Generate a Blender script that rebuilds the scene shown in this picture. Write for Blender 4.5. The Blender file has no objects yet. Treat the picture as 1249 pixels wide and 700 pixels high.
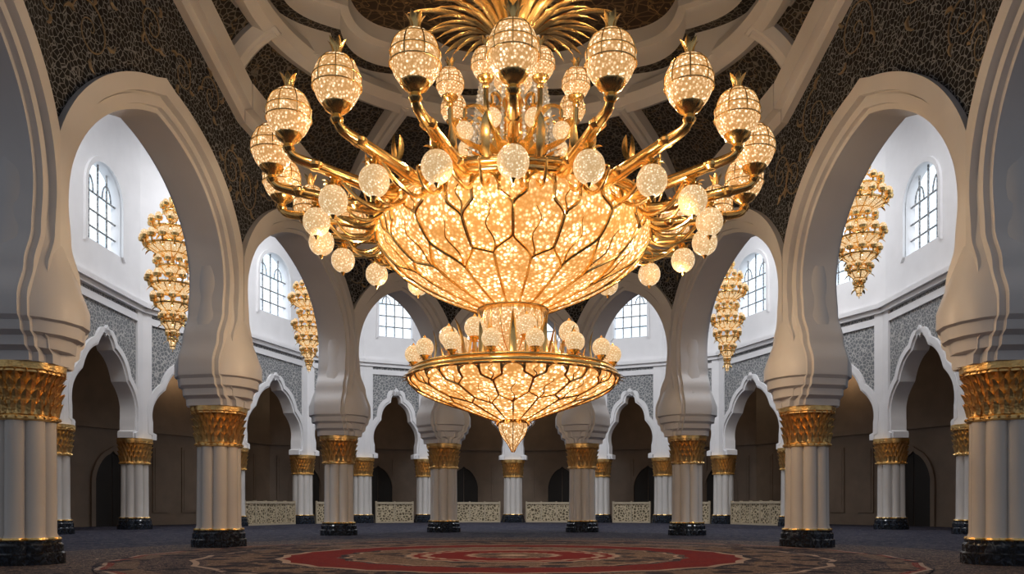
import bpy, math, random
from mathutils import Vector, Matrix
random.seed(7)
D=bpy.data; S=bpy.context.scene
S.view_settings.view_transform='Standard'
pi=math.pi; sin=math.sin; cos=math.cos
# ------------------------------------------------------------------ materials
def base_mat(name):
    m=D.materials.new(name); m.use_nodes=True
    nt=m.node_tree; nt.nodes.clear()
    out=nt.nodes.new('ShaderNodeOutputMaterial')
    b=nt.nodes.new('ShaderNodeBsdfPrincipled')
    nt.links.new(b.outputs[0],out.inputs[0])
    return m,nt,b
def N(nt,t,**kw):
    n=nt.nodes.new(t)
    for k,v in kw.items(): setattr(n,k,v)
    return n
def ramp(nt,src,stops,interp='LINEAR'):
    r=N(nt,'ShaderNodeValToRGB'); r.color_ramp.interpolation=interp
    e=r.color_ramp.elements
    e[0].position=stops[0][0]; e[0].color=(*stops[0][1],1)
    e[1].position=stops[1][0]; e[1].color=(*stops[1][1],1)
    for p,c in stops[2:]:
        x=e.new(p); x.color=(*c,1)
    nt.links.new(src,r.inputs[0]); return r.outputs[0]
def coord(nt,scale=(1,1,1)):
    tc=N(nt,'ShaderNodeTexCoord'); mp=N(nt,'ShaderNodeMapping')
    mp.inputs['Scale'].default_value=scale
    nt.links.new(tc.outputs['Object'],mp.inputs[0]); return mp.outputs[0]
def bump(nt,b,h,strength=.3,dist=.05):
    bp=N(nt,'ShaderNodeBump'); bp.inputs['Strength'].default_value=strength; bp.inputs['Distance'].default_value=dist
    nt.links.new(h,bp.inputs['Height']); nt.links.new(bp.outputs[0],b.inputs['Normal'])
def mixc(nt,f,a,b_):
    m=N(nt,'ShaderNodeMix',data_type='RGBA')
    if hasattr(f,'is_linked'): nt.links.new(f,m.inputs[0])
    else: m.inputs[0].default_value=f
    for i,v in ((6,a),(7,b_)):
        if hasattr(v,'is_linked'): nt.links.new(v,m.inputs[i])
        else: m.inputs[i].default_value=(*v,1)
    return m.outputs[2]
def mathn(nt,op,a,b_=None):
    m=N(nt,'ShaderNodeMath',operation=op)
    for i,v in ((0,a),(1,b_)):
        if v is None: continue
        if hasattr(v,'is_linked'): nt.links.new(v,m.inputs[i])
        else: m.inputs[i].default_value=v
    return m.outputs[0]

def plaster(name,col,rough=.55,var=.06):
    m,nt,b=base_mat(name); c=coord(nt)
    n=N(nt,'ShaderNodeTexNoise'); n.inputs['Scale'].default_value=.8; n.inputs['Detail'].default_value=5
    nt.links.new(c,n.inputs[0])
    o=ramp(nt,n.outputs[0],[(.3,tuple(x*(1-var) for x in col)),(.7,col)])
    nt.links.new(o,b.inputs['Base Color']); b.inputs['Roughness'].default_value=rough
    return m
M_white=plaster('white_marble_plaster',(.69,.685,.70),.38)
M_wall2=plaster('aisle_wall_plaster',(.80,.79,.80),.6)
M_col=plaster('column_marble',(.66,.63,.60),.2)
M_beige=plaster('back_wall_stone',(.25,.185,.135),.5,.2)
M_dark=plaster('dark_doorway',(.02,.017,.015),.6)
M_rail=plaster('balustrade_stone',(.50,.42,.30),.5)

def lattice(name,bg,fg,scale,w=.06,gold=None,emis=0):
    m,nt,b=base_mat(name); c=coord(nt)
    v=N(nt,'ShaderNodeTexVoronoi',feature='DISTANCE_TO_EDGE'); v.inputs['Scale'].default_value=scale
    nt.links.new(c,v.inputs['Vector'])
    col=ramp(nt,v.outputs['Distance'],[(w*.6,fg),(w*1.6,bg)])
    if gold:
        n=N(nt,'ShaderNodeTexNoise'); n.inputs['Scale'].default_value=.55; n.inputs['Detail'].default_value=2; n.inputs['Distortion'].default_value=2.2
        nt.links.new(c,n.inputs[0])
        a=mathn(nt,'ABSOLUTE',mathn(nt,'SUBTRACT',n.outputs[0],.5))
        f=ramp(nt,a,[(.004,(1,1,1)),(.009,(0,0,0))])
        col=mixc(nt,f,col,gold)
    nt.links.new(col,b.inputs['Base Color']); b.inputs['Roughness'].default_value=.6
    b.inputs['Specular IOR Level'].default_value=.25
    bump(nt,b,v.outputs['Distance'],.3,.03)
    return m
M_span=lattice('spandrel_black_lattice',(.008,.009,.012),(.22,.23,.25),6.0,.048)
M_vault=lattice('vault_lattice',(.022,.021,.021),(.17,.16,.15),4.5,.055,(.17,.12,.07))
M_grey=lattice('grey_lattice_panel',(.17,.18,.19),(.46,.45,.44),4.0,.07)
M_dome=lattice('dome_dark_mosaic',(.040,.026,.017),(.15,.10,.055),2.0,.05,(.30,.19,.08))
M_screen=lattice('screen_lattice',(.13,.10,.06),(.60,.50,.34),4,.12)
M_scroll=plaster('dull_gold_leaf',(.24,.18,.11),.4)

def metal(name,col,rough,bs=14,bst=.35,dk=.6):
    m,nt,b=base_mat(name); c=coord(nt)
    b.inputs['Metallic'].default_value=1; b.inputs['Roughness'].default_value=rough
    n=N(nt,'ShaderNodeTexVoronoi'); n.inputs['Scale'].default_value=bs
    nt.links.new(c,n.inputs['Vector'])
    o=ramp(nt,n.outputs['Distance'],[(.0,col),(.9,tuple(x*dk for x in col))])
    nt.links.new(o,b.inputs['Base Color']); bump(nt,b,n.outputs['Distance'],bst,.03)
    return m
M_gold=metal('polished_gold',(1.0,.68,.27),.25,6,.06,.9)
M_capgold=metal('capital_gold',(1.0,.68,.28),.34,16,.25,.85)
m,nt,b=base_mat('black_marble'); c=coord(nt)
n=N(nt,'ShaderNodeTexNoise'); n.inputs['Scale'].default_value=5; n.inputs['Distortion'].default_value=1.5; nt.links.new(c,n.inputs[0])
nt.links.new(ramp(nt,n.outputs[0],[(.45,(.008,.01,.014)),(.62,(.03,.04,.06)),(.75,(.12,.14,.16))]),b.inputs['Base Color']); b.inputs['Roughness'].default_value=.15
M_black=m
def crystal(name,lo,hi,slo,shi,scale,nzlo=.25,nsc=.9):
    m,nt,b=base_mat(name); c=coord(nt)
    v=N(nt,'ShaderNodeTexVoronoi'); v.inputs['Scale'].default_value=scale; nt.links.new(c,v.inputs['Vector'])
    sp=N(nt,'ShaderNodeSeparateColor'); nt.links.new(v.outputs['Color'],sp.inputs[0])
    n=N(nt,'ShaderNodeTexNoise'); n.inputs['Scale'].default_value=nsc; n.inputs['Detail'].default_value=3; nt.links.new(c,n.inputs[0])
    f=ramp(nt,v.outputs['Distance'],[(.08,(1,1,1)),(.62,(.05,.05,.05))])
    nz=ramp(nt,n.outputs[0],[(.36,(nzlo,)*3),(.62,(1,1,1))])
    cr=mathn(nt,'ADD',mathn(nt,'MULTIPLY',mathn(nt,'MULTIPLY',sp.outputs[0],sp.outputs[0]),.85),.15)
    fac=mathn(nt,'MULTIPLY',mathn(nt,'MULTIPLY',f,nz),cr)
    fc=ramp(nt,fac,[(0,lo),(.4,hi)])
    st=mathn(nt,'ADD',mathn(nt,'MULTIPLY',fac,shi-slo),slo)
    nt.links.new(fc,b.inputs['Emission Color']); nt.links.new(st,b.inputs['Emission Strength'])
    b.inputs['Base Color'].default_value=(*[x*.2 for x in lo],1); b.inputs['Roughness'].default_value=.12
    bump(nt,b,v.outputs['Distance'],.6,.03)
    return m
M_bowl=crystal('glowing_crystal_bowl',(1.0,.43,.10),(1.0,.82,.52),.68,7.5,10.5,.22,1.4)
M_bulb=crystal('glowing_crystal_bulb',(.95,.48,.16),(1.0,.82,.54),.56,3.2,16,.6)
M_globe=crystal('pearl_glass_globe',(1.0,.62,.28),(1.0,.86,.60),.60,1.8,20,.7)
M_strand=crystal('crystal_strand',(.8,.58,.34),(1,.9,.74),.25,1.6,9,.6)
m,nt,b=base_mat('daylit_frosted_glass'); c=coord(nt)
n=N(nt,'ShaderNodeTexNoise'); n.inputs['Scale'].default_value=.5; nt.links.new(c,n.inputs[0])
nt.links.new(ramp(nt,n.outputs[0],[(.3,(.62,.80,.95)),(.7,(.95,.98,1.0))]),b.inputs['Emission Color']); b.inputs['Emission Strength'].default_value=1.15
b.inputs['Base Color'].default_value=(.6,.7,.8,1); M_glass=m

# floor carpet: navy field, floral ring around the centre of the hall
m,nt,b=base_mat('navy_carpet'); c=coord(nt)
n=N(nt,'ShaderNodeTexNoise'); n.inputs['Scale'].default_value=1.5; n.inputs['Detail'].default_value=3; n.inputs['Distortion'].default_value=2.5; nt.links.new(c,n.inputs[0])
c1=ramp(nt,n.outputs[0],[(.40,(.009,.011,.028)),(.50,(.026,.030,.060)),(.56,(.13,.115,.12)),(.60,(.014,.018,.04))])
n2=N(nt,'ShaderNodeTexNoise'); n2.inputs['Scale'].default_value=1.8; n2.inputs['Detail'].default_value=2; n2.inputs['Distortion'].default_value=3; nt.links.new(c,n2.inputs[0])
c2=ramp(nt,n2.outputs[0],[(.40,(.010,.012,.030)),(.44,(.12,.085,.07)),(.47,(.34,.26,.21)),(.50,(.012,.014,.032)),(.58,(.03,.028,.04)),(.61,(.30,.23,.19)),(.64,(.012,.014,.032))])
vs_=N(nt,'ShaderNodeVectorMath',operation='DISTANCE'); nt.links.new(c,vs_.inputs[0]); vs_.inputs[1].default_value=(0,24.8,0)
dd=mathn(nt,'DIVIDE',vs_.outputs['Value'],20.0)
zn=ramp(nt,dd,[(.0,(1,1,1)),(.76,(0,0,0))],'CONSTANT')
nt.links.new(mixc(nt,zn,c1,c2),b.inputs['Base Color']); b.inputs['Roughness'].default_value=.85
b.inputs['Specular IOR Level'].default_value=.2
M_floor=m
# rug
m,nt,b=base_mat('medallion_rug_wool')
tc=N(nt,'ShaderNodeTexCoord'); sep=N(nt,'ShaderNodeSeparateXYZ'); nt.links.new(tc.outputs['Object'],sep.inputs[0])
r2=mathn(nt,'SQRT',mathn(nt,'ADD',mathn(nt,'MULTIPLY',sep.outputs[0],sep.outputs[0]),mathn(nt,'MULTIPLY',sep.outputs[1],sep.outputs[1])))
ang=mathn(nt,'ARCTAN2',sep.outputs[1],sep.outputs[0])
pet=mathn(nt,'MULTIPLY',mathn(nt,'ABSOLUTE',mathn(nt,'SINE',mathn(nt,'MULTIPLY',ang,12.0))),.16)
rr=mathn(nt,'DIVIDE',mathn(nt,'ADD',r2,pet),14.0)
red=(.15,.006,.010); cream=(.36,.29,.25); navy=(.012,.014,.032); tan=(.10,.07,.06)
R=N(nt,'ShaderNodeValToRGB'); R.color_ramp.interpolation='CONSTANT'; e=R.color_ramp.elements
st=[(0,cream),(.5,tan),(1.3,cream),(1.5,red),(2.6,cream),(2.8,red),(3.1,cream),(3.3,navy),(3.5,tan),(4.9,cream),(5.0,navy),(5.25,red),(6.7,cream),(6.9,navy),(7.2,tan),(8.8,navy),(9.0,cream),(9.15,navy),(10.4,tan),(11.0,red),(11.2,cream),(11.3,navy)]
e[0].position=0; e[0].color=(*cream,1); e[1].position=.5/14; e[1].color=(*tan,1)
for p,cc in st[2:]:
    x=e.new(p/14); x.color=(*cc,1)
nt.links.new(rr,R.inputs[0])
n=N(nt,'ShaderNodeTexNoise'); n.inputs['Scale'].default_value=2.2; n.inputs['Detail'].default_value=2; n.inputs['Distortion'].default_value=3; nt.links.new(tc.outputs['Object'],n.inputs[0])
fl=ramp(nt,n.outputs[0],[(.44,(0,0,0)),(.47,(1,1,1)),(.50,(0,0,0)),(.55,(0,0,0)),(.58,(1,1,1)),(.61,(0,0,0))])
zone=N(nt,'ShaderNodeValToRGB'); zone.color_ramp.interpolation='CONSTANT'; z=zone.color_ramp.elements
z[0].position=0; z[0].color=(.7,.7,.7,1); z[1].position=1.5/14; z[1].color=(.05,.05,.05,1)
for p,vv in ((3.3,.9),(5.25,.12),(6.9,.9)):
    x=z.new(p/14); x.color=(vv,vv,vv,1)
nt.links.new(rr,zone.inputs[0])
fac=mathn(nt,'MULTIPLY',fl,zone.outputs[0])
v=N(nt,'ShaderNodeTexVoronoi'); v.inputs['Scale'].default_value=1.0; nt.links.new(tc.outputs['Object'],v.inputs['Vector'])
dk=mathn(nt,'MULTIPLY',ramp(nt,v.outputs['Distance'],[(.0,(0,0,0)),(.12,(0,0,0)),(.16,(1,1,1)),(.38,(1,1,1)),(.42,(0,0,0))]),zone.outputs[0])
col=mixc(nt,fac,R.outputs[0],(.38,.29,.24)); col=mixc(nt,dk,col,(.012,.014,.03))
nt.links.new(col,b.inputs['Base Color']); b.inputs['Roughness'].default_value=.9
b.inputs['Specular IOR Level'].default_value=.15
M_rug=m

# ------------------------------------------------------------------ mesh builder
class MB:
    def __init__(s): s.v=[]; s.f=[]; s.m=[]; s.mats=[]
    def mi(s,mat):
        if mat not in s.mats: s.mats.append(mat)
        return s.mats.index(mat)
    def add(s,vs,fs,mat):
        o=len(s.v); k=s.mi(mat); s.v+= [tuple(x) for x in vs]
        for f in fs: s.f.append(tuple(i+o for i in f)); s.m.append(k)
    def lathe(s,prof,mat,segs=32,M=None,lobe=None):
        vs=[];fs=[]
        for (r,z) in prof:
            for j in range(segs):
                a=2*pi*j/segs; rr=r*(lobe(a,z) if lobe else 1)
                p=Vector((rr*cos(a),rr*sin(a),z)); vs.append(M@p if M else p)
        for i in range(len(prof)-1):
            for j in range(segs):
                k=(j+1)%segs
                fs.append((i*segs+j,i*segs+k,(i+1)*segs+k,(i+1)*segs+j))
        fs.append(tuple(range(segs-1,-1,-1))); n=(len(prof)-1)*segs
        fs.append(tuple(range(n,n+segs)))
        s.add(vs,fs,mat)
    def tube(s,pts,rad,mat,segs=8,closed=False):
        pts=[Vector(p) for p in pts]; n=len(pts); vs=[];fs=[]
        if not isinstance(rad,(list,tuple)): rad=[rad]*n
        prev=None
        for i,p in enumerate(pts):
            if closed: t=pts[(i+1)%n]-pts[i-1]
            else: t=pts[min(i+1,n-1)]-pts[max(i-1,0)]
            if t.length<1e-9: t=Vector((0,0,1))
            t.normalize()
            if prev is None:
                a=Vector((0,0,1)) if abs(t.z)<.9 else Vector((1,0,0))
                x=t.cross(a).normalized()
            else:
                x=prev-t*prev.dot(t)
                x=x.normalized() if x.length>1e-6 else t.orthogonal().normalized()
            prev=x; y=t.cross(x)
            for j in range(segs):
                a=2*pi*j/segs; vs.append(p+(x*cos(a)+y*sin(a))*rad[i])
        m_=n if closed else n-1
        for i in range(m_):
            k=(i+1)%n
            for j in range(segs):
                l=(j+1)%segs; fs.append((i*segs+j,i*segs+l,k*segs+l,k*segs+j))
        if not closed:
            fs.append(tuple(range(segs-1,-1,-1))); fs.append(tuple(range((n-1)*segs,n*segs)))
        s.add(vs,fs,mat)
    def box(s,c,d,mat,M=None):
        vs=[]
        for x in(-1,1):
            for y in(-1,1):
                for z in(-1,1):
                    p=Vector((c[0]+x*d[0]/2,c[1]+y*d[1]/2,c[2]+z*d[2]/2)); vs.append(M@p if M else p)
        s.add(vs,[(0,1,3,2),(4,6,7,5),(0,4,5,1),(2,3,7,6),(0,2,6,4),(1,5,7,3)],mat)
    def blade(s,base,out,length,width,curl,mat,up=(0,0,1),n=7,th=.25):
        base=Vector(base); o=Vector(out).normalized(); u=Vector(up).normalized(); side=o.cross(u).normalized()
        vs=[];fs=[]; p=base.copy(); ds=length/(n-1)
        for i in range(n):
            t=i/(n-1); a=curl[0]+(curl[1]-curl[0])*t
            d=u*cos(a)+o*sin(a); nn=side.cross(d)
            w=width*.5*(sin(pi*min(1,t*.80+.16))**.8) if i<n-1 else 0.004
            vs+=[p-side*w,p+nn*w*th,p+side*w,p-nn*w*th]; p=p+d*ds
        for i in range(n-1):
            for j in range(4):
                k=(j+1)%4; fs.append((i*4+j,i*4+k,i*4+4+k,i*4+4+j))
        fs.append((3,2,1,0)); s.add(vs,fs,mat)
    def obj(s,name,parent=None,smooth=35,loc=None):
        me=D.meshes.new(name); me.from_pydata(s.v,[],s.f)
        for mt in s.mats: me.materials.append(mt)
        me.polygons.foreach_set('material_index',s.m)
        me.polygons.foreach_set('use_smooth',[True]*len(s.f)); me.update()
        me.set_sharp_from_angle(angle=math.radians(smooth))
        o=D.objects.new(name,me); S.collection.objects.link(o)
        if parent: o.parent=parent
        if loc: o.location=loc
        return o
def empty(name,loc=(0,0,0)):
    o=D.objects.new(name,None); o.location=loc; S.collection.objects.link(o); return o
def inst(name,me,loc,parent=None,scale=None,rot=None):
    o=D.objects.new(name,me); o.location=loc; S.collection.objects.link(o)
    if parent: o.parent=parent
    if scale: o.scale=scale
    if rot: o.rotation_euler=rot
    return o

# ------------------------------------------------------------------ layout
Lr=[(-12.4,11.5),(-12.9,21.6),(-11.05,30.8),(-9.2,43.3),(-4.1,48.5)]
ring=Lr+[(-x,y) for x,y in reversed(Lr)]
ZT=[21,21,16.0,15.2,15.0]; ZT=ZT+ZT[::-1]
APX=[14.1,14.0,13.7,13.5,13.6,13.5,13.7,14.0,14.1]
Lo=[(-25.5,33),(-25.3,45),(-25.2,54.6),(-21.5,63),(-18.5,72),(-13.9,75.5),(-8.3,78)]
outer=Lo+[(0,79)]+[(-x,y) for x,y in reversed(Lo)]
HC=Vector((0,32,0))
class Bay:
    def __init__(s,A,B):
        A=Vector((A[0],A[1],0)); B=Vector((B[0],B[1],0)); s.S=(B-A).length; s.d=(B-A).normalized(); s.M=(A+B)/2
        n=Vector((-s.d.y,s.d.x,0))
        if n.dot(HC-s.M)<0: n=-n
        s.n=n
    def P(s,u,v,z): return s.M+s.d*u+s.n*v+Vector((0,0,z))
    def strip(s,mb,inn,out,v0,v1,mat):
        vs=[];n=len(inn)
        for i in range(n):
            vs+=[s.P(inn[i][0],v0,inn[i][1]),s.P(inn[i][0],v1,inn[i][1]),s.P(out[i][0],v1,out[i][1]),s.P(out[i][0],v0,out[i][1])]
        fs=[]
        for i in range(n-1):
            for j in range(4):
                k=(j+1)%4; fs.append((i*4+j,i*4+k,i*4+4+k,i*4+4+j))
        fs.append((0,3,2,1)); fs.append(((n-1)*4,(n-1)*4+1,(n-1)*4+2,(n-1)*4+3))
        mb.add(vs,fs,mat)
def offset(path,w,half,zmin,apexk=1.0):
    o=[];n=len(path)
    for i in range(n):
        a=path[max(i-1,0)]; b_=path[min(i+1,n-1)]
        t=Vector((b_[0]-a[0],b_[1]-a[1])).normalized()
        u=path[i][0]-t.y*w; z=path[i][1]+t.x*w
        if path[i][1]<8.6 and zmin==5.2: z=path[i][1]; u=path[i][0]+(-w if path[i][0]<0 else w)
        if path[i][0]<=0: u=min(u,0) if path[i][0]<-1e-6 else 0
        if path[i][0]>0: u=max(u,0)
        o.append((max(-half,min(half,u)),max(zmin,z)))
    m_=n//2; o[m_]=(0,path[m_][1]+w*apexk)
    return o
def interp(tab,z):
    for (z0,a),(z1,b_) in zip(tab,tab[1:]):
        if z<=z1:
            t=(z-z0)/(z1-z0); t=t*t*(3-2*t); return a+(b_-a)*t
    return tab[-1][1]
PT=[(5.2,1.0),(5.5,1.03),(5.55,1.22),(5.85,1.26),(5.9,1.42),(6.2,1.45),(6.25,1.56),(6.7,1.56),(7.6,1.25),(8.6,.90),(9.7,.80)]
def main_path(Sp,APEX):
    half=Sp/2; L=[]
    for i in range(40):
        z=5.2+4.5*i/39; L.append((-(half-interp(PT,z)),z))
    # two-centred pointed arch above the waist
    W=half-.8; H=APEX-9.7
    e_=.34*W                       # centre offset beyond the axis
    Ra=W+e_; n=26; amax=math.acos(e_/Ra); hh=Ra*sin(amax)
    for i in range(1,n):
        a=amax*i/n
        L.append((-(Ra*cos(a)-e_),9.7+H*(Ra*sin(a)/hh)))
    L.append((0,APEX))
    return L+[(-u,z) for u,z in reversed(L[:-1])]
def scroll(mb,bay,cu,cz,r,v,mat,turn=1,ph=0,rad=.045):
    pts=[];rd=[]
    for i in range(40):
        t=i/39; a=ph+turn*t*3.2*pi; q=r*(1-t)**.8
        pts.append(bay.P(cu+q*cos(a)*.85,v,cz+q*sin(a))); rd.append(rad*(1-.5*t))
    mb.tube(pts,rd,mat,5)
    for k in range(4):
        a=ph+turn*k*1.5
        b0=Vector((cu+r*.9*cos(a)*.85,cz+r*.9*sin(a)))
        pts=[bay.P(b0.x+.45*r*s_*cos(a+turn*(.8-1.4*s_)),v,b0.y+.45*r*s_*sin(a+turn*(.8-1.4*s_))) for s_ in (0,.3,.6,.85,1.0)]
        mb.tube(pts,[rad,rad*2.4,rad*2.2,rad*1.2,.01],mat,5)
for i in range(len(ring)-1):
    bay=Bay(ring[i],ring[i+1]); half=bay.S/2
    z0,z1=ZT[i],ZT[i+1]
    zt=lambda u:(z0+(z1-z0)*(u+half)/bay.S)
    mb=MB(); path=main_path(bay.S,APX[i])
    o1=offset(path,.16,half,5.2,1.1); o2=offset(path,.42,half,5.2,1.1); o3=offset(path,.50,half,5.2,1.1); o4=offset(path,.98,half,5.2,1.12)
    bay.strip(mb,path,o1,-.66,.66,M_white)
    bay.strip(mb,o1,o2,-.82,.82,M_white)
    bay.strip(mb,o2,o3,-.76,.76,M_white)
    bay.strip(mb,o3,o4,-1.0,1.0,M_white)
    bot=[p for p in o4 if p[1]>9.6]
    bot=[(-half,bot[0][1])]+[p for p in bot if abs(p[0])<half-1e-4]+[(half,bot[-1][1])]
    bay.strip(mb,bot,[(u,zt(u)) for u,z in bot],-.78,.78,M_span)
    us=[-half+bay.S*k/8 for k in range(9)]
    bay.strip(mb,[(u,zt(u)-.15) for u in us],[(u,zt(u)+.35) for u in us],-1.0,1.05,M_white)
    bay.strip(mb,[(u,zt(u)+.35) for u in us],[(u,zt(u)+1.3) for u in us],-1.0,1.35,M_white)
    placed=[]
    for _ in range(700):
        u=random.uniform(-half+.3,half-.3); z=random.uniform(10,zt(u)-.4)
        dmin=min(math.hypot(u-a,z-b_) for a,b_ in o4)
        below=min(((abs(u-a),b_) for a,b_ in o4 if b_>9.6))[1]
        if z<below: continue
        r=min(dmin-.2,zt(u)-.3-z,half-abs(u)+.3 ,1.25)
        for (a,b_,q) in placed: r=min(r,math.hypot(u-a,z-b_)-q-.35)
        if r<.6: continue
        placed.append((u,z,r))
        scroll(mb,bay,u,z,r,.79,M_scroll,random.choice((-1,1)),random.uniform(0,6),.028)
    mb.obj('wall_arcade',smooth=30)
mb=MB()
pr=[(.98,5.2),(1.0,5.5),(1.22,5.55),(1.25,5.85),(1.42,5.9),(1.45,6.2),(1.56,6.25),(1.56,6.7),(1.42,7.1),(1.2,7.7),(.98,8.5),(.88,9.2),(.86,11)]
mb.lathe(pr,M_white,segs=16)
pier=mb.obj('column_pier',smooth=30); pm=pier.data
for k,(x,y) in enumerate(ring):
    if k==0: pier.location=(x,y,0)
    else: inst('column_pier',pm,(x,y,0))
# columns ---------------------------------------------------------
def lob(a,z): return .80+.20*abs(cos(4*a))**.6
mb=MB()
mb.lathe([(1.0,0),(1.0,.28),(.95,.32),(.95,.5),(.90,.56),(.90,.62)],M_black,64,lobe=lambda a,z:.93+.07*abs(cos(4*a))**.6)
mb.lathe([(.90,.62),(.92,.65),(.90,.70)],M_gold,64,lobe=lob)
mb.lathe([(.84,.70),(.80,.8),(.79,2.4),(.78,3.75)],M_col,128,lobe=lob)
mb.lathe([(.80,3.72),(.86,3.76),(.86,3.84),(.81,3.88),(.80,4.3),(.80,4.7),(.86,4.88),(.97,4.95),(.97,5.0),(1.02,5.03),(1.03,5.2)],M_capgold,64,lobe=lambda a,z:.92+.08*abs(cos(4*a)))
for row,(zz,hh,rr_,nn) in enumerate(((3.88,.40,.80,24),(4.12,.44,.81,24),(4.38,.46,.81,24),(4.62,.42,.82,24))):
    for k in range(nn):
        a=2*pi*(k+.5*(row%2))/nn
        o=(cos(a),sin(a),0)
        mb.blade((rr_*o[0],rr_*o[1],zz),o,hh,.20,(-.05,.9+.15*row),M_capgold,n=6,th=.55)
        if row==3:
            mb.lathe([(.01,-.035),(.035,0),(.01,.035)],M_capgold,6,Matrix.Translation((.97*o[0],.97*o[1],5.0)))
            mb.lathe([(.01,-.04),(.045,0),(.01,.04)],M_capgold,6,Matrix.Translation((.85*o[0],.85*o[1],3.80)))
col=mb.obj('marble_column'); cm=col.data
for k,(x,y) in enumerate(ring):
    if k==0: col.location=(x,y,0)
    else: inst('marble_column',cm,(x,y,0),rot=(0,0,.2*k))
for k,(x,y) in enumerate(outer):
    inst('marble_column',cm,(x,y,0),scale=(1.12,1.12,6.0/5.2))

# ------------------------------------------------------------------ outer arcade
def outer_path(Sp):
    half=Sp/2; W=half-1.05; L=[(-W+.3,6.0),(-W+.3,6.4),(-W,6.5),(-W,7.2)]
    base=[]
    n=60
    for i in range(n+1):
        t=i/n; a=pi/2*t; s_=sin(a)
        base.append((-W*(max(0,1-s_**1.6))**.9,7.2+4.6*s_))
    nl=3
    for i in range(1,n):
        tx=base[i+1][0]-base[i-1][0]; tz=base[i+1][1]-base[i-1][1]; l=math.hypot(tx,tz)
        h=.26*abs(sin(nl*pi*(i/n)))
        if i/n>.9: h*=.4
        L.append((min(-.02,base[i][0]-tz/l*h),base[i][1]+tx/l*h*.8))
    L.append((0,12.05))
    return L+[(-u,z) for u,z in reversed(L[:-1])]
for i in range(len(outer)-1):
    bay=Bay(outer[i],outer[i+1]); half=bay.S/2
    mb=MB(); path=outer_path(bay.S)
    o1=offset(path,.18,half,6.0,1.25)
    sm=[]
    for k,(u,z) in enumerate(o1):
        sm.append((max(-half,min(half,u*1.03+(.22 if u>0 else -.22 if u<0 else 0))),z+(.28 if z>7.3 else 0)))
    bay.strip(mb,path,o1,-.5,.5,M_wall2)
    bay.strip(mb,o1,sm,-.6,.62,M_wall2)
    bot=[];last=-1e9
    for (u,z) in sm:
        if z<7.3: continue
        if u>last+1e-3: bot.append((u,z-.15)); last=u
    bot=[(-half,bot[0][1])]+[p for p in bot if abs(p[0])<half-.01]+[(half,bot[-1][1])]
    bay.strip(mb,bot,[(u,14.4) for u,z in bot],-.45,.45,M_grey)
    bay.strip(mb,[(-half,6),(-half,14.4)],[(-half+.85,6),(-half+.85,14.4)],-.6,.6,M_wall2)
    bay.strip(mb,[(half-.85,6),(half-.85,14.4)],[(half,6),(half,14.4)],-.6,.6,M_wall2)
    for (za,zb,dv) in ((13.7,14.15,.58),(14.4,14.7,.75),(14.7,15.0,.95),(15.0,15.15,.7)):
        bay.strip(mb,[(-half,za),(half,za)],[(-half,zb),(half,zb)],-.5,dv,M_wall2)
    ww=min(half*.52,2.1); zb_,zs=17.3,20.4
    arc=[(-ww*cos(pi*k/16),zs+ww*.9*sin(pi*k/16)) for k in range(17)]
    bay.strip(mb,[(-half,15.1),(half,15.1)],[(-half,zb_),(half,zb_)],-.5,.4,M_wall2)
    for sg in(-1,1):
        bay.strip(mb,[(sg*ww,zb_),(sg*ww,zs)],[(sg*half,zb_),(sg*half,zs)],-.5,.4,M_wall2)
    pl=[(-half,zs)]+arc+[(half,zs)]
    bay.strip(mb,pl,[(u,27) for u,z in pl],-.5,.4,M_wall2)
    fr=[(-ww,zb_)]+arc+[(ww,zb_)]
    fo=[(-ww-.3,zb_-.3)]+[(u*1.12,zs+(z-zs)*1.15+.02) for u,z in arc]+[(ww+.3,zb_-.3)]
    bay.strip(mb,fr,fo,.35,.55,M_wall2)
    mb.obj('wall_aisle',smooth=30)
    mb=MB()
    bay.strip(mb,[(-ww,zb_)]+arc+[(ww,zb_)],[(u*.98,zb_) for u,z in [(-ww,0)]+arc+[(ww,0)]],-.3,-.26,M_glass)
    for q in (-.5,0,.5):
        zz=zs+ww*.9*math.sqrt(1-q*q); mb.tube([bay.P(q*ww,0,zb_),bay.P(q*ww,0,zz)],.06,M_grey,6)
    for zz in (18.3,19.3,zs):
        mb.tube([bay.P(-ww,0,zz),bay.P(ww,0,zz)],.06,M_grey,6)
    for q in (-.25,.25):
        pts=[bay.P(q*ww*2+.5*ww*cos(a)*.5,0,zs+ww*.45*sin(a)) for a in [pi*k/10 for k in range(11)]]
        mb.tube(pts,.05,M_grey,6)
    mb.obj('window_%d'%(i+1))
    if 3<=i<=len(outer)-5:
        mb=MB(); h2=half-1.3
        bay.strip(mb,[(-h2,.15),(h2,.15)],[(-h2,1.75),(h2,1.75)],-.06,.06,M_screen)
        bay.strip(mb,[(-h2,1.75),(h2,1.75)],[(-h2,1.95),(h2,1.95)],-.14,.14,M_rail)
        bay.strip(mb,[(-h2,0),(h2,0)],[(-h2,.15),(h2,.15)],-.14,.14,M_rail)
        k=max(2,int(h2*2/1.3))
        for j in range(k+1):
            u=-h2+2*h2*j/k; bay.strip(mb,[(u-.06,0),(u+.06,0)],[(u-.06,2.02),(u+.06,2.02)],-.12,.12,M_rail)
        mb.obj('balustrade_screen')
bk=[]
for (x,y) in outer:
    v=Vector((x,y-45)); l=v.length; v=v*(1+9/l); bk.append((v.x,v.y+45))
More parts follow.
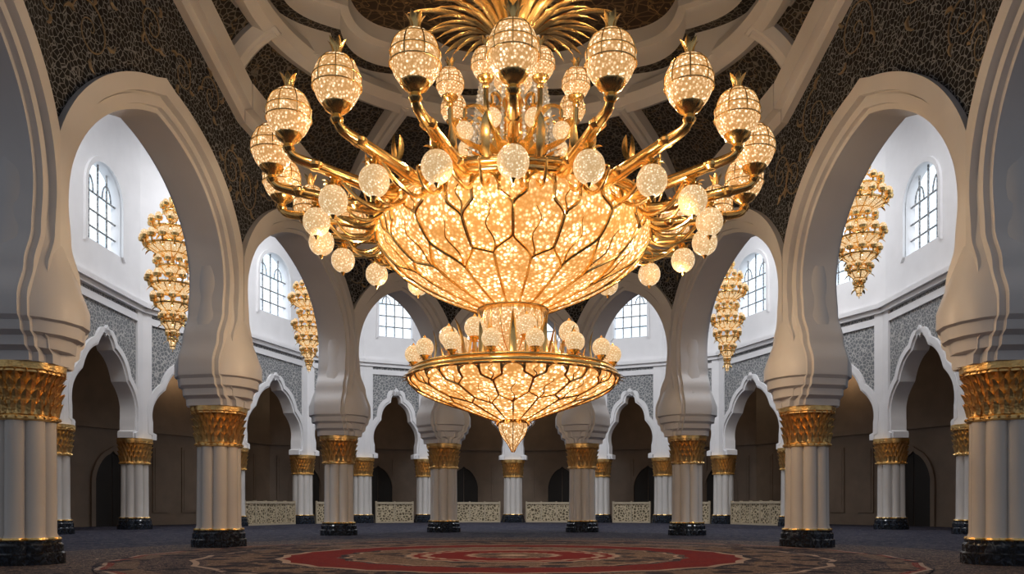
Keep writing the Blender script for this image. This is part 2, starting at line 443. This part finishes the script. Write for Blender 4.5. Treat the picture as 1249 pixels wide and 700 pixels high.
for i in range(len(bk)-1):
    bay=Bay(bk[i],bk[i+1]); half=bay.S/2; mb=MB()
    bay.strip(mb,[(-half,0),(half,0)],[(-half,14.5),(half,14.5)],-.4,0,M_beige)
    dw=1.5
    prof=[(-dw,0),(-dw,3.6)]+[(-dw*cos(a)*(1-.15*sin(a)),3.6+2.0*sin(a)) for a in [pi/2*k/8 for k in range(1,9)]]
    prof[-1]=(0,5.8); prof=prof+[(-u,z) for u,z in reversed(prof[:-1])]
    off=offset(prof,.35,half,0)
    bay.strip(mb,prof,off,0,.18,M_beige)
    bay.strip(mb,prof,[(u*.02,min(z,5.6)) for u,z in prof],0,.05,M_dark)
    for sg in (-1,1):
        if half>3.4:
            a=sg*(half-1.5)
            bay.strip(mb,[(a-.8,1),(a+.8,1)],[(a-.8,6.5),(a+.8,6.5)],0,.10,M_beige)
            bay.strip(mb,[(a-.6,1.2),(a+.6,1.2)],[(a-.6,6.3),(a+.6,6.3)],.10,.14,M_beige)
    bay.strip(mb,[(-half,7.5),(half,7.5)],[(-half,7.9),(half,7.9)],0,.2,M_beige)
    mb.obj('wall_back',smooth=30)
mb=MB(); mb.box((0,45,-.15),(90,110,.3),M_floor); mb.obj('floor')
def ringmesh(name,inner,outer_,z0,z1,mat):
    mb=MB(); vs=[];fs=[];n=len(inner)
    for a,b_ in zip(inner,outer_): vs+=[(a[0],a[1],z0),(b_[0],b_[1],z0),(b_[0],b_[1],z1),(a[0],a[1],z1)]
    for i in range(n-1):
        for j in range(4):
            k=(j+1)%4; fs.append((i*4+j,i*4+k,i*4+4+k,i*4+4+j))
    mb.add(vs,fs,mat); return mb.obj(name)
ringmesh('ceiling_gallery',outer,bk,14.3,14.6,M_beige)
def resample(poly,n):
    L=[0]
    for a,b_ in zip(poly,poly[1:]): L.append(L[-1]+math.hypot(b_[0]-a[0],b_[1]-a[1]))
    o=[]
    for k in range(n+1):
        t=L[-1]*k/n; i=0
        while i<len(L)-2 and L[i+1]<t: i+=1
        q=(t-L[i])/(L[i+1]-L[i]); a,b_=poly[i],poly[i+1]
        o.append((a[0]+(b_[0]-a[0])*q,a[1]+(b_[1]-a[1])*q))
    return o
ringmesh('ceiling_aisle',resample(ring,30),resample(outer,30),27,27.3,M_wall2)
mb=MB(); mb.lathe([(11.35,0),(11.35,.03),(11.3,.035)],M_rug,96); mb.obj('medallion_rug',loc=(0,24.8,0))

# ------------------------------------------------------------------ vault + dome
DC=Vector((0,28.5,0)); DR=9.0; DZ=19.6
def perim():
    pts=[]
    for i in range(len(ring)-1):
        n=10
        for k in range(n):
            t=k/n; pts.append((ring[i][0]*(1-t)+ring[i+1][0]*t,ring[i][1]*(1-t)+ring[i+1][1]*t,ZT[i]*(1-t)+ZT[i+1]*t+1.1,(k==0 or k==5)))
    n=10
    a,b_=ring[-1],ring[0]
    for k in range(n):
        t=k/n; pts.append((a[0]*(1-t)+b_[0]*t,a[1]*(1-t)+b_[1]*t,22.1,(k==0 or k==5)))
    return pts
per=perim()
def vpoint(p,t,lift=0):
    P0=Vector((p[0],p[1],0)); d=(P0-DC).normalized(); Q=DC+d*DR
    h=1-cos(t*pi/2); hh=sin(t*pi/2)
    X=P0.lerp(Q,h*.6+t*.4); z=p[2]+(DZ-p[2])*(hh*.6+t*.4)
    return Vector((X.x,X.y,z-lift))
mb=MB(); vs=[];fs=[];n=len(per);m_=12
for p in per:
    for k in range(m_+1): vs.append(vpoint(p,k/m_))
for i in range(n):
    j=(i+1)%n
    for k in range(m_): fs.append((i*(m_+1)+k,j*(m_+1)+k,j*(m_+1)+k+1,i*(m_+1)+k+1))
mb.add(vs,fs,M_vault); mb.obj('ceiling_vault',smooth=60)
mb=MB()
for i,p in enumerate(per):
    if p[3] and i%10==0:
        pts=[vpoint(p,k/m_,.1) for k in range(m_+1)]
        mb.tube(pts,.5,M_white,8)
        mb.tube([q-Vector((0,0,.4)) for q in pts],.2,M_white,8)
mb.obj('trim_1')
mb=MB()
def foil(Rb,amp,nl,z,cnt=240):
    return [(DC.x+(Rb-amp*abs(sin(nl*pi*k/cnt)))*cos(2*pi*k/cnt),DC.y+(Rb-amp*abs(sin(nl*pi*k/cnt)))*sin(2*pi*k/cnt),z) for k in range(cnt)]
mb.tube(foil(9.3,0,12,DZ-.1),.55,M_white,8,closed=True)
mb.tube(foil(9.9,0,12,DZ-.05),.25,M_white,8,closed=True)
def band(Ra,fa,za,Rb,fb,zb,mat,cnt=240,nl=12):
    A=foil(Ra,fa,nl,za); B=foil(Rb,fb,nl,zb); vs=[];fs=[]
    for a,b_ in zip(A,B): vs+=[a,b_]
    for k in range(cnt):
        j=(k+1)%cnt; fs.append((2*k,2*j,2*j+1,2*k+1))
    mb.add(vs,fs,mat)
z=DZ-.2
band(9.4,0,z,8.4,-1.0,z,M_white)
band(8.4,-1.0,z,8.4,-1.0,z+1.0,M_white)
band(9.6,0,z+1.0,7.9,-.9,z+1.0,M_vault)
band(7.9,-.9,z+1.0,7.9,-.9,z+1.8,M_white)
band(9.6,0,z+1.8,7.5,-.8,z+1.8,M_white)
band(7.5,-.8,z+1.8,7.5,-.8,z+2.6,M_white)
mb.obj('trim_2',smooth=40)
mb=MB()
dz=z+2.4
prof=[(9.6,dz),(9.5,dz+3.5),(8.9,dz+5.3),(7.6,dz+7.4),(5.6,dz+9),(3.2,dz+10),(.3,dz+10.5)]
mb.lathe([(r,zz) for r,zz in prof],M_dome,64,Matrix.Translation(DC))
for k in range(12):
    a=2*pi*k/12; mb.tube([DC+Vector(((r-.1)*cos(a),(r-.1)*sin(a),zz)) for r,zz in prof],.16,M_white,6)
# drum: ring of pointed blind arches
for k in range(24):
    a0=2*pi*k/24; pts=[]
    for j in range(17):
        q=j/16; s_=1-abs(2*q-1); a=a0+(2*pi/24)*(.12+.76*q)
        pts.append(DC+Vector((9.4*cos(a),9.4*sin(a),dz+.3+3.4*(s_**.5))))
    mb.tube(pts,.12,M_white,6)
for zz in (dz+.2,dz+4.1):
    mb.tube([DC+Vector((9.35*cos(2*pi*k/96),9.35*sin(2*pi*k/96),zz)) for k in range(96)],.16,M_white,6,closed=True)
mb.obj('ceiling_dome',smooth=50)

# ------------------------------------------------------------------ grand chandelier
CH=empty('grand_chandelier',(0,24.8,0))
def catmull(pts,n=8):
    pts=[Vector(p) for p in pts]; o=[]
    P=[pts[0]*2-pts[1]]+pts+[pts[-1]*2-pts[-2]]
    for i in range(1,len(P)-2):
        for k in range(n):
            t=k/n; a,b_,c_,d=P[i-1],P[i],P[i+1],P[i+2]
            o.append(.5*((2*b_)+(c_-a)*t+(2*a-5*b_+4*c_-d)*t*t+(3*b_-a-3*c_+d)*t**3))
    o.append(pts[-1]); return o
def smoothprof(pr,n=6): return [(p.x,p.y) for p in catmull([Vector((r,z)) for r,z in pr],n)]
def rad_at(prof,t):
    f=t*(len(prof)-1); i=min(int(f),len(prof)-2); q=f-i
    return prof[i][0]*(1-q)+prof[i+1][0]*q, prof[i][1]*(1-q)+prof[i+1][1]*q
def sm01(x): x=max(0,min(1,x)); return x*x*(3-2*x)
def bowl(name,prof,mat,nr,rad):
    np_=nr//2
    lobe=lambda a,z:1+.03*abs(sin(np_/2*a))
    P=smoothprof(prof); g=MB(); g.lathe(P,mat,160,lobe=lobe)
    g.obj(name+'_crystal',CH,60)
    g=MB()
    def sp(a,t,off=.02):
        r,z=rad_at(P,t); r*=lobe(a,z); return Vector(((r+off)*cos(a),(r+off)*sin(a),z-off*.6))
    st=2*pi/nr
    jA=[random.uniform(-.07,.07) for _ in range(nr)]; jB=[random.uniform(-.07,.07) for _ in range(nr)]
    for i in range(nr):
        A=i//2; B=((i+1)//2)%np_
        sA=1 if i%2==0 else -1
        pts=[];rd=[]; K=70
        for k in range(K+1):
            t=.05+.95*k/K
            a1=.34+jA[A]; a2=.52+jA[A]; b1=.66+jB[B]
            off_=sA*.5*(sm01((t-a1+.12)/.13))
            off_=off_+(-sA*1.0)*(sm01((t-a2)/(b1-a2)))
            a=st*(i+.5)+st*off_
            pts.append(sp(a,t)); rd.append(rad*(1.1-.5*t))
        g.tube(pts,rd,M_gold,6)
    for A in range(np_):
        a=st*(2*A+1)+0*st; t0=.36+jA[A]
        pts=[sp(a+st*.10*sin(k*.9+A),max(.03,t0-.02-(t0-.10)*k/10)) for k in range(11)]
        g.tube(pts,[rad*.6*(1-.06*k) for k in range(11)],M_gold,5)
        aB=st*(2*A); t1=.66+jB[A%np_]
        pts=[sp(aB+st*.14*sin(k*.9+A),t1-.02-.28*k/10) for k in range(11)]
        g.tube(pts,[rad*.6*(1-.06*k) for k in range(11)],M_gold,5)
        pts=[]
        for k in range(15):
            q=k/14; pts.append(sp(st*(2*A-.5)+st*q,.015+.15*(1-sin(pi*q)**.6)))
        g.tube(pts,rad,M_gold,6)
    return g,P,sp,st
mainp=[(3.9,10.1),(4.0,9.7),(3.88,9.25),(3.42,8.7),(2.6,8.12),(1.7,7.7),(.9,7.4)]
g,P,sp,st_=bowl('main_bowl',mainp,M_bowl,36,.055)
g.obj('main_bowl_leadwork',CH)
g=MB()
def ringt(g,R_,z,r,mat,k=96,wob=0,nw=0):
    g.tube([((R_+wob*cos(nw*2*pi*i/k))*cos(2*pi*i/k),(R_+wob*cos(nw*2*pi*i/k))*sin(2*pi*i/k),z) for i in range(k)],r,mat,8,closed=True)
ringt(g,3.98,10.14,.13,M_gold); ringt(g,4.1,10.28,.08,M_gold); ringt(g,3.8,10.45,.1,M_gold)
g.lathe([(3.9,10.15),(3.7,10.35),(2.9,10.6),(1.8,10.9),(1.1,11.3),(.8,11.9),(.7,12.4)],M_gold,64)
for k in range(40):
    a=2*pi*k/40; o=(cos(a),sin(a),0)
    g.blade((3.95*o[0],3.95*o[1],10.15),o,.5 if k%2 else .35,.22,(.2,.9),M_gold)
stem=smoothprof([(.7,12.2),(.45,12.6),(.8,13.1),(.5,13.6),(.28,14.2),(.6,14.9),(.75,15.3),(.35,15.9),(.22,17),(.5,18),(.25,19),(.15,21),(.12,32)])
g.lathe(stem,M_gold,32)
for lay,(zz,nl,ln,c0,c1) in enumerate(((15.4,16,3.3,.7,1.9),(16.0,14,2.8,.4,1.5),(16.6,12,2.2,.15,1.1),(12.4,16,1.4,.4,1.5),(11.2,20,1.6,.6,1.3))):
    for k in range(nl):
        a=2*pi*(k+.5*lay)/nl; o=(cos(a),sin(a),0)
        g.blade((.3*o[0],.3*o[1],zz),o,ln,.34,(c0,c1),M_gold,n=10)
        if lay<3:
            b0=Vector((.3*o[0],.3*o[1],zz)); 
            for sg in(-1,1):
                a2=a+sg*.10; o2=(cos(a2),sin(a2),0); g.blade(b0,o2,ln*.8,.2,(c0-.1,c1+.3),M_gold,n=8)
g.obj('gold_stem_and_foliage',CH,50)
g=MB()
for k in range(20):
    a=2*pi*k/20; R_=1.0+.25*(k%2)
    pts=[];rd=[]
    for j in range(60):
        t=j/59; rr=R_*(1-.45*t)+.1; pts.append((rr*cos(a),rr*sin(a),12.0+3.6*t)); rd.append(.075 if j%2 else .025)
    g.tube(pts,rd,M_strand,6)
g.lathe(smoothprof([(.35,14.0),(.6,14.35),(.62,14.8),(.3,15.1)]),M_bulb,32)
g.obj('crystal_strands',CH,50)
bp=smoothprof([(.16,-.60),(.36,-.5),(.50,-.28),(.56,-.02),(.54,.2),(.44,.42),(.28,.58),(.08,.66)],4)
g=MB(); g.lathe(bp,M_bulb,32)
for k in range(8):
    a=2*pi*k/8; g.tube([((r+.008)*cos(a),(r+.008)*sin(a),z) for r,z in bp if z>-.15],.017,M_gold,5)
for zz,rr in ((-.12,.572),(.12,.565),(.45,.425)): ringt(g,rr,zz,.017,M_gold,32)
g.lathe(smoothprof([(.10,-.95),(.16,-.85),(.12,-.75),(.24,-.65),(.34,-.52),(.32,-.50)],3),M_gold,24)
for k in range(10):
    a=2*pi*k/10; o=(cos(a),sin(a),0); g.blade((.16*o[0],.16*o[1],-.70),o,.30,.13,(1.0,.3),M_gold,n=5)
for k in range(6):
    a=2*pi*k/6; o=(cos(a),sin(a),0); g.blade((.05*o[0],.05*o[1],.60),o,.46,.18,(.1,.9),M_gold,n=6)
g.blade((0,0,.62),(1,0,0),.46,.14,(0,0),M_gold,n=6)
b0=g.obj('pinecone_lamp',CH); bm_=b0.data
gp=[(max(.012,.38*sin(pi*k/14)),-.40*cos(pi*k/14)) for k in range(15)]
g=MB(); g.lathe(gp,M_globe,28)
g.lathe([(.22,.30),(.20,.36),(.11,.44),(.06,.55)],M_gold,20); g.lathe([(.02,-.5),(.05,-.44),(.08,-.39)],M_gold,12)
for k in range(6):
    a=2*pi*k/6; o=(cos(a),sin(a),0); g.blade((.10*o[0],.10*o[1],.42),o,.24,.11,(.9,2.3),M_gold,n=5)
g0=g.obj('glass_globe',CH); gm=g0.data
arms=MB(); NA=20; first=True; firstg=True
RB,ZB=7.0,11.4; RG,ZG=5.8,9.5
for k in range(NA):
    a=2*pi*k/NA-pi/2; ca,sa=cos(a),sin(a)
    def q(r,z,da=0): return (r*cos(a+da),r*sin(a+da),z)
    loc=(RB*ca,RB*sa,ZB)
    if first: b0.location=loc; first=False
    else: inst('pinecone_lamp',bm_,loc,CH,rot=(0,0,a))
    loc=(RG*ca,RG*sa,ZG)
    if firstg: g0.location=loc; firstg=False
    else: inst('glass_globe',gm,loc,CH,rot=(0,0,a))
    pts=catmull([q(3.3,10.25),q(4.2,10.05),q(5.2,10.15),q(6.2,10.28),q(6.8,10.36),q(RB,ZB-.9)],8)
    n=len(pts); arms.tube(pts,[.20-.10*i/n for i in range(n)],M_gold,12)
    for f_ in (.30,.62): 
        i=int(n*f_); rr=.27-.10*f_; arms.lathe([(rr*.6,-.12),(rr,-.04),(rr,.04),(rr*.6,.12)],M_gold,14,Matrix.Translation(pts[i]))
    # scroll leaf under and over the arm
    o=(ca,sa,0)
    arms.blade(q(5.0,10.2),o,.8,.24,(-.5,.35),M_gold,n=8)
    arms.tube(catmull([q(3.6,10.2,.06),q(4.4,9.5,.05),q(5.1,9.6,.03),q(5.6,10.05),q(RG,ZG+.5)],6),.06,M_gold,8)
    h_=pi/NA
    arms.tube(catmull([q(3.75,10.0,h_),q(4.4,9.5,h_),q(4.9,9.5,h_),q(5.2,9.85,h_),q(5.0,10.0,h_)],6),[.07-.002*i for i in range(25)],M_gold,8)
    arms.blade(q(4.25,10.3,h_),(cos(a+h_),sin(a+h_),0),1.1,.24,(.5,-.25),M_gold,n=8)
arms.obj('gold_arms',CH)
g=MB()
for k in range(8):
    a=2*pi*k/8+pi/8-pi/2; ca,sa=cos(a),sin(a)
    inst('pinecone_lamp_small',bm_,(2.0*ca,2.0*sa,13.9),CH,scale=(.72,.72,.72))
    inst('glass_globe',gm,(1.55*ca,1.55*sa,12.6),CH,scale=(.7,.7,.7))
    g.tube(catmull([(.5*ca,.5*sa,12.3),(1.2*ca,1.2*sa,12.2),(1.9*ca,1.9*sa,12.6),(2.0*ca,2.0*sa,13.2)],6),.08,M_gold,6)
    g.tube(catmull([(.5*ca,.5*sa,12.8),(1.0*ca,1.0*sa,13.4),(1.5*ca,1.5*sa,13.3),(1.55*ca,1.55*sa,12.95)],6),.05,M_gold,6)
cup=smoothprof([(.90,7.40),(.92,7.05),(.85,6.7),(.62,6.35),(.35,6.1)],5)
g.lathe([(1.05,7.55),(1.03,7.38),(.9,7.34)],M_gold,48)
ringt(g,1.03,7.44,.07,M_gold,48)
for k in range(16):
    a=2*pi*k/16; g.tube([((r+.01)*cos(a),(r+.01)*sin(a),z) for r,z in cup],.016,M_gold,5)
for k in range(24):
    a=2*pi*k/24; o=(cos(a),sin(a),0); g.blade((.9*o[0],.9*o[1],7.42),o,.42,.16,(.6,1.5),M_gold,n=5)
LZ=5.42
g.lathe(smoothprof([(.35,6.25),(.2,6.0),(.45,LZ+.2),(1.2,LZ+.06),(2.4,LZ+.05),(3.0,LZ+.02)]),M_gold,64)
ringt(g,3.08,LZ+.02,.10,M_gold); ringt(g,3.2,LZ-.08,.05,M_gold); ringt(g,3.0,LZ+.18,.05,M_gold)
for k in range(36):
    a=2*pi*k/36; o=(cos(a),sin(a),0)
    if k%2: g.blade((2.75*o[0],2.75*o[1],LZ),o,1.2,.16,(-.5,.5),M_gold)
    g.blade((3.05*o[0],3.05*o[1],LZ-.1),o,.35,.18,(1.4,2.2),M_gold,n=5)
for k in range(12):
    a=2*pi*k/12; o=(cos(a),sin(a),0)
    g.blade((.9*o[0],.9*o[1],LZ),o,1.6,.18,(.5,.1),M_gold)
    g.blade((1.8*o[0],1.8*o[1],LZ),o,1.7,.22,(-.3,.7),M_gold)
    g.blade((1.8*o[0],1.8*o[1],LZ),o,1.4,.20,(-.6,.2),M_gold)
for k in range(16):
    a=2*pi*(k+.5)/16; g.tube([(2.95*cos(a),2.95*sin(a),LZ),(3.0*cos(a),3.0*sin(a),LZ+.35)],.06,M_gold,6)
for k in range(8):
    a=2*pi*(k+.25)/8; g.tube([(1.9*cos(a),1.9*sin(a),LZ),(1.95*cos(a),1.95*sin(a),LZ+.9)],.06,M_gold,6)
g.obj('gold_lower_frame',CH,50)
g=MB(); g.lathe(cup,M_bulb,48); g.obj('neck_cup_crystal',CH,60)
for k in range(16):
    a=2*pi*(k+.5)/16
    inst('rim_globe',gm,(3.0*cos(a),3.0*sin(a),LZ+.58),CH,scale=(.68,.68,.68),rot=(pi,0,0))
for k in range(8):
    a=2*pi*(k+.25)/8
    inst('rim_globe',gm,(1.95*cos(a),1.95*sin(a),LZ+1.15),CH,scale=(.78,.78,.78),rot=(pi,0,0))
lowp=[(3.08,LZ-.04),(2.98,5.15),(2.55,4.88),(1.8,4.58),(1.05,4.3),(.42,4.08)]
g,P,sp,st_=bowl('lower_bowl',lowp,M_bowl,32,.038)
g.obj('lower_bowl_leadwork',CH)
g=MB()
fin=smoothprof([(.40,4.08),(.42,3.9),(.34,3.65),(.16,3.4),(.03,3.15)],5)
g.lathe(fin,M_bulb,32)
for k in range(8):
    a=2*pi*k/8; g.tube([((r+.01)*cos(a),(r+.01)*sin(a),z) for r,z in fin],.013,M_gold,5)
g.lathe([(.48,4.2),(.50,4.1),(.44,4.02),(.40,4.0)],M_gold,32)
for k in range(10):
    a=2*pi*k/10; o=(cos(a),sin(a),0); g.blade((.42*o[0],.42*o[1],4.12),o,.28,.16,(2.0,2.9),M_gold,n=5)
g.obj('finial',CH)

# ------------------------------------------------------------------ aisle chandeliers
g=MB(); ZF=1.5
g.lathe(smoothprof([(.05,9*ZF),(.06,5.9*ZF),(.2,5.6*ZF),(.08,4.6*ZF),(.25,4.1*ZF),(.1,3.6*ZF),(.22,2.6*ZF),(.1,1.8*ZF),(.2,1.1*ZF),(.04,.4*ZF),(.02,.0)],3),M_gold,16)
for (zz,R_,nn,sc) in ((5.25,.5,6,.19),(4.6,1.1,11,.22),(3.95,1.5,15,.24),(3.2,.85,9,.2),(2.55,1.25,12,.23),(1.85,1.0,10,.22),(1.2,.6,7,.19),(.6,.25,4,.15)):
    zo=zz; zz*=ZF
    g.lathe([(.12,zz-.72),(R_*.45,zz-.60),(R_*.80,zz-.32),(R_*.86,zz-.20)],M_globe,24)
    for j in range(nn):
        a=2*pi*j/nn; g.tube([(rr*cos(a),rr*sin(a),z_-.02) for rr,z_ in ((.12,zz-.72),(R_*.46,zz-.60),(R_*.82,zz-.32),(R_*.88,zz-.20))],.03,M_gold,5)
    ringt(g,R_*.88,zz-.2,.07,M_gold,32); ringt(g,R_*.5,zz-.6,.04,M_gold,24)
    for k in range(nn):
        a=2*pi*(k+.3*zo*2)/nn; ca,sa=cos(a),sin(a)
        g.tube(catmull([(.8*R_*ca,.8*R_*sa,zz-.3),(R_*.95*ca,R_*.95*sa,zz-.25),(R_*ca,R_*sa,zz)],4),.06,M_gold,5)
        g.lathe([(max(.01,sc*.85*sin(pi*j/8)),-sc*cos(pi*j/8)) for j in range(9)],M_globe,12,Matrix.Translation((R_*ca,R_*sa,zz+sc)))
        g.lathe([(.02,-.06),(sc*.85,0),(sc*1.0,.16)],M_gold,12,Matrix.Translation((R_*ca,R_*sa,zz)))
        g.blade((R_*.84*ca,R_*.84*sa,zz-.3),(ca,sa,0),.4,.16,(1.9,3.0),M_gold,n=5)
sc0=g.obj('gold_tiered_chandelier',smooth=50); sm_=sc0.data
sc0.location=(-18.7,45,10.0)
inst('gold_tiered_chandelier',sm_,(18.8,44.5,12.8),scale=(1,1,.9))
inst('gold_tiered_chandelier',sm_,(-14.2,57,10.8),scale=(.85,.85,.85))
inst('gold_tiered_chandelier',sm_,(14.9,57,10.8),scale=(.85,.85,.95))

# ------------------------------------------------------------------ lights
W=D.worlds.new('sky'); S.world=W; W.use_nodes=True
bg=W.node_tree.nodes['Background']; bg.inputs[0].default_value=(.86,.91,1.0,1); bg.inputs[1].default_value=.25
def area(name,loc,target,size,power,col):
    l=D.lights.new(name,'AREA'); l.size=size; l.energy=power; l.color=col
    o=D.objects.new(name,l); o.location=loc; S.collection.objects.link(o)
    o.rotation_euler=(Vector(target)-Vector(loc)).to_track_quat('-Z','Y').to_euler(); return o
for sx in(-1,1):
    area('aisle_fill',(sx*18,38,26),(sx*22,48,10),6,1900,(.95,.97,1))  # fill lamps added under the aisle ceiling, standing in for daylight
    area('aisle_fill',(sx*15,56,26),(sx*19,66,10),6,1900,(.95,.97,1))
area('aisle_fill',(0,62,26),(0,75,10),8,1600,(.95,.97,1))  # same added fill for the far aisle wall
def point(name,loc,power,col,par=None,r=.08):
    l=D.lights.new(name,'POINT'); l.energy=power; l.color=col; l.shadow_soft_size=r
    o=D.objects.new(name,l); o.location=loc; S.collection.objects.link(o); o.parent=par
for k in range(6):
    a=2*pi*k/6+.3
    point('chandelier_fill',(5.5*cos(a),5.5*sin(a),8.7),240,(1,.74,.47),CH)  # point lamps added outside the bowl to boost the chandelier's glow
    point('chandelier_fill',(3.0*cos(a),3.0*sin(a),12.0),120,(1,.70,.40),CH)  # added above the bowl, lights the vault and the lamps around it
for k in range(10):
    a=2*pi*(2*k+1)/20-pi/2+pi/20*1
    point('chandelier_fill',(6.1*cos(a),6.1*sin(a),11.1),45,(1,.74,.44),CH)  # added among the pinecone lamps to brighten the gold arms
for (x,y) in ((-17,81),(0,84),(17,81),(-27,68),(27,68),(-31,52),(31,52)):
    point('gallery_fill',(x,y,12.5),110,(1,.72,.44),None,.2)  # added warm fill, no fixture here; tints the gallery behind the aisle
cam=D.cameras.new('camera'); co=D.objects.new('camera',cam); S.collection.objects.link(co)
co.location=(0,0,1.5); co.rotation_euler=(pi/2,0,0)
cam.sensor_width=36; cam.lens=28.8; cam.shift_y=268/1249; cam.shift_x=-.001; cam.clip_end=500
S.camera=co
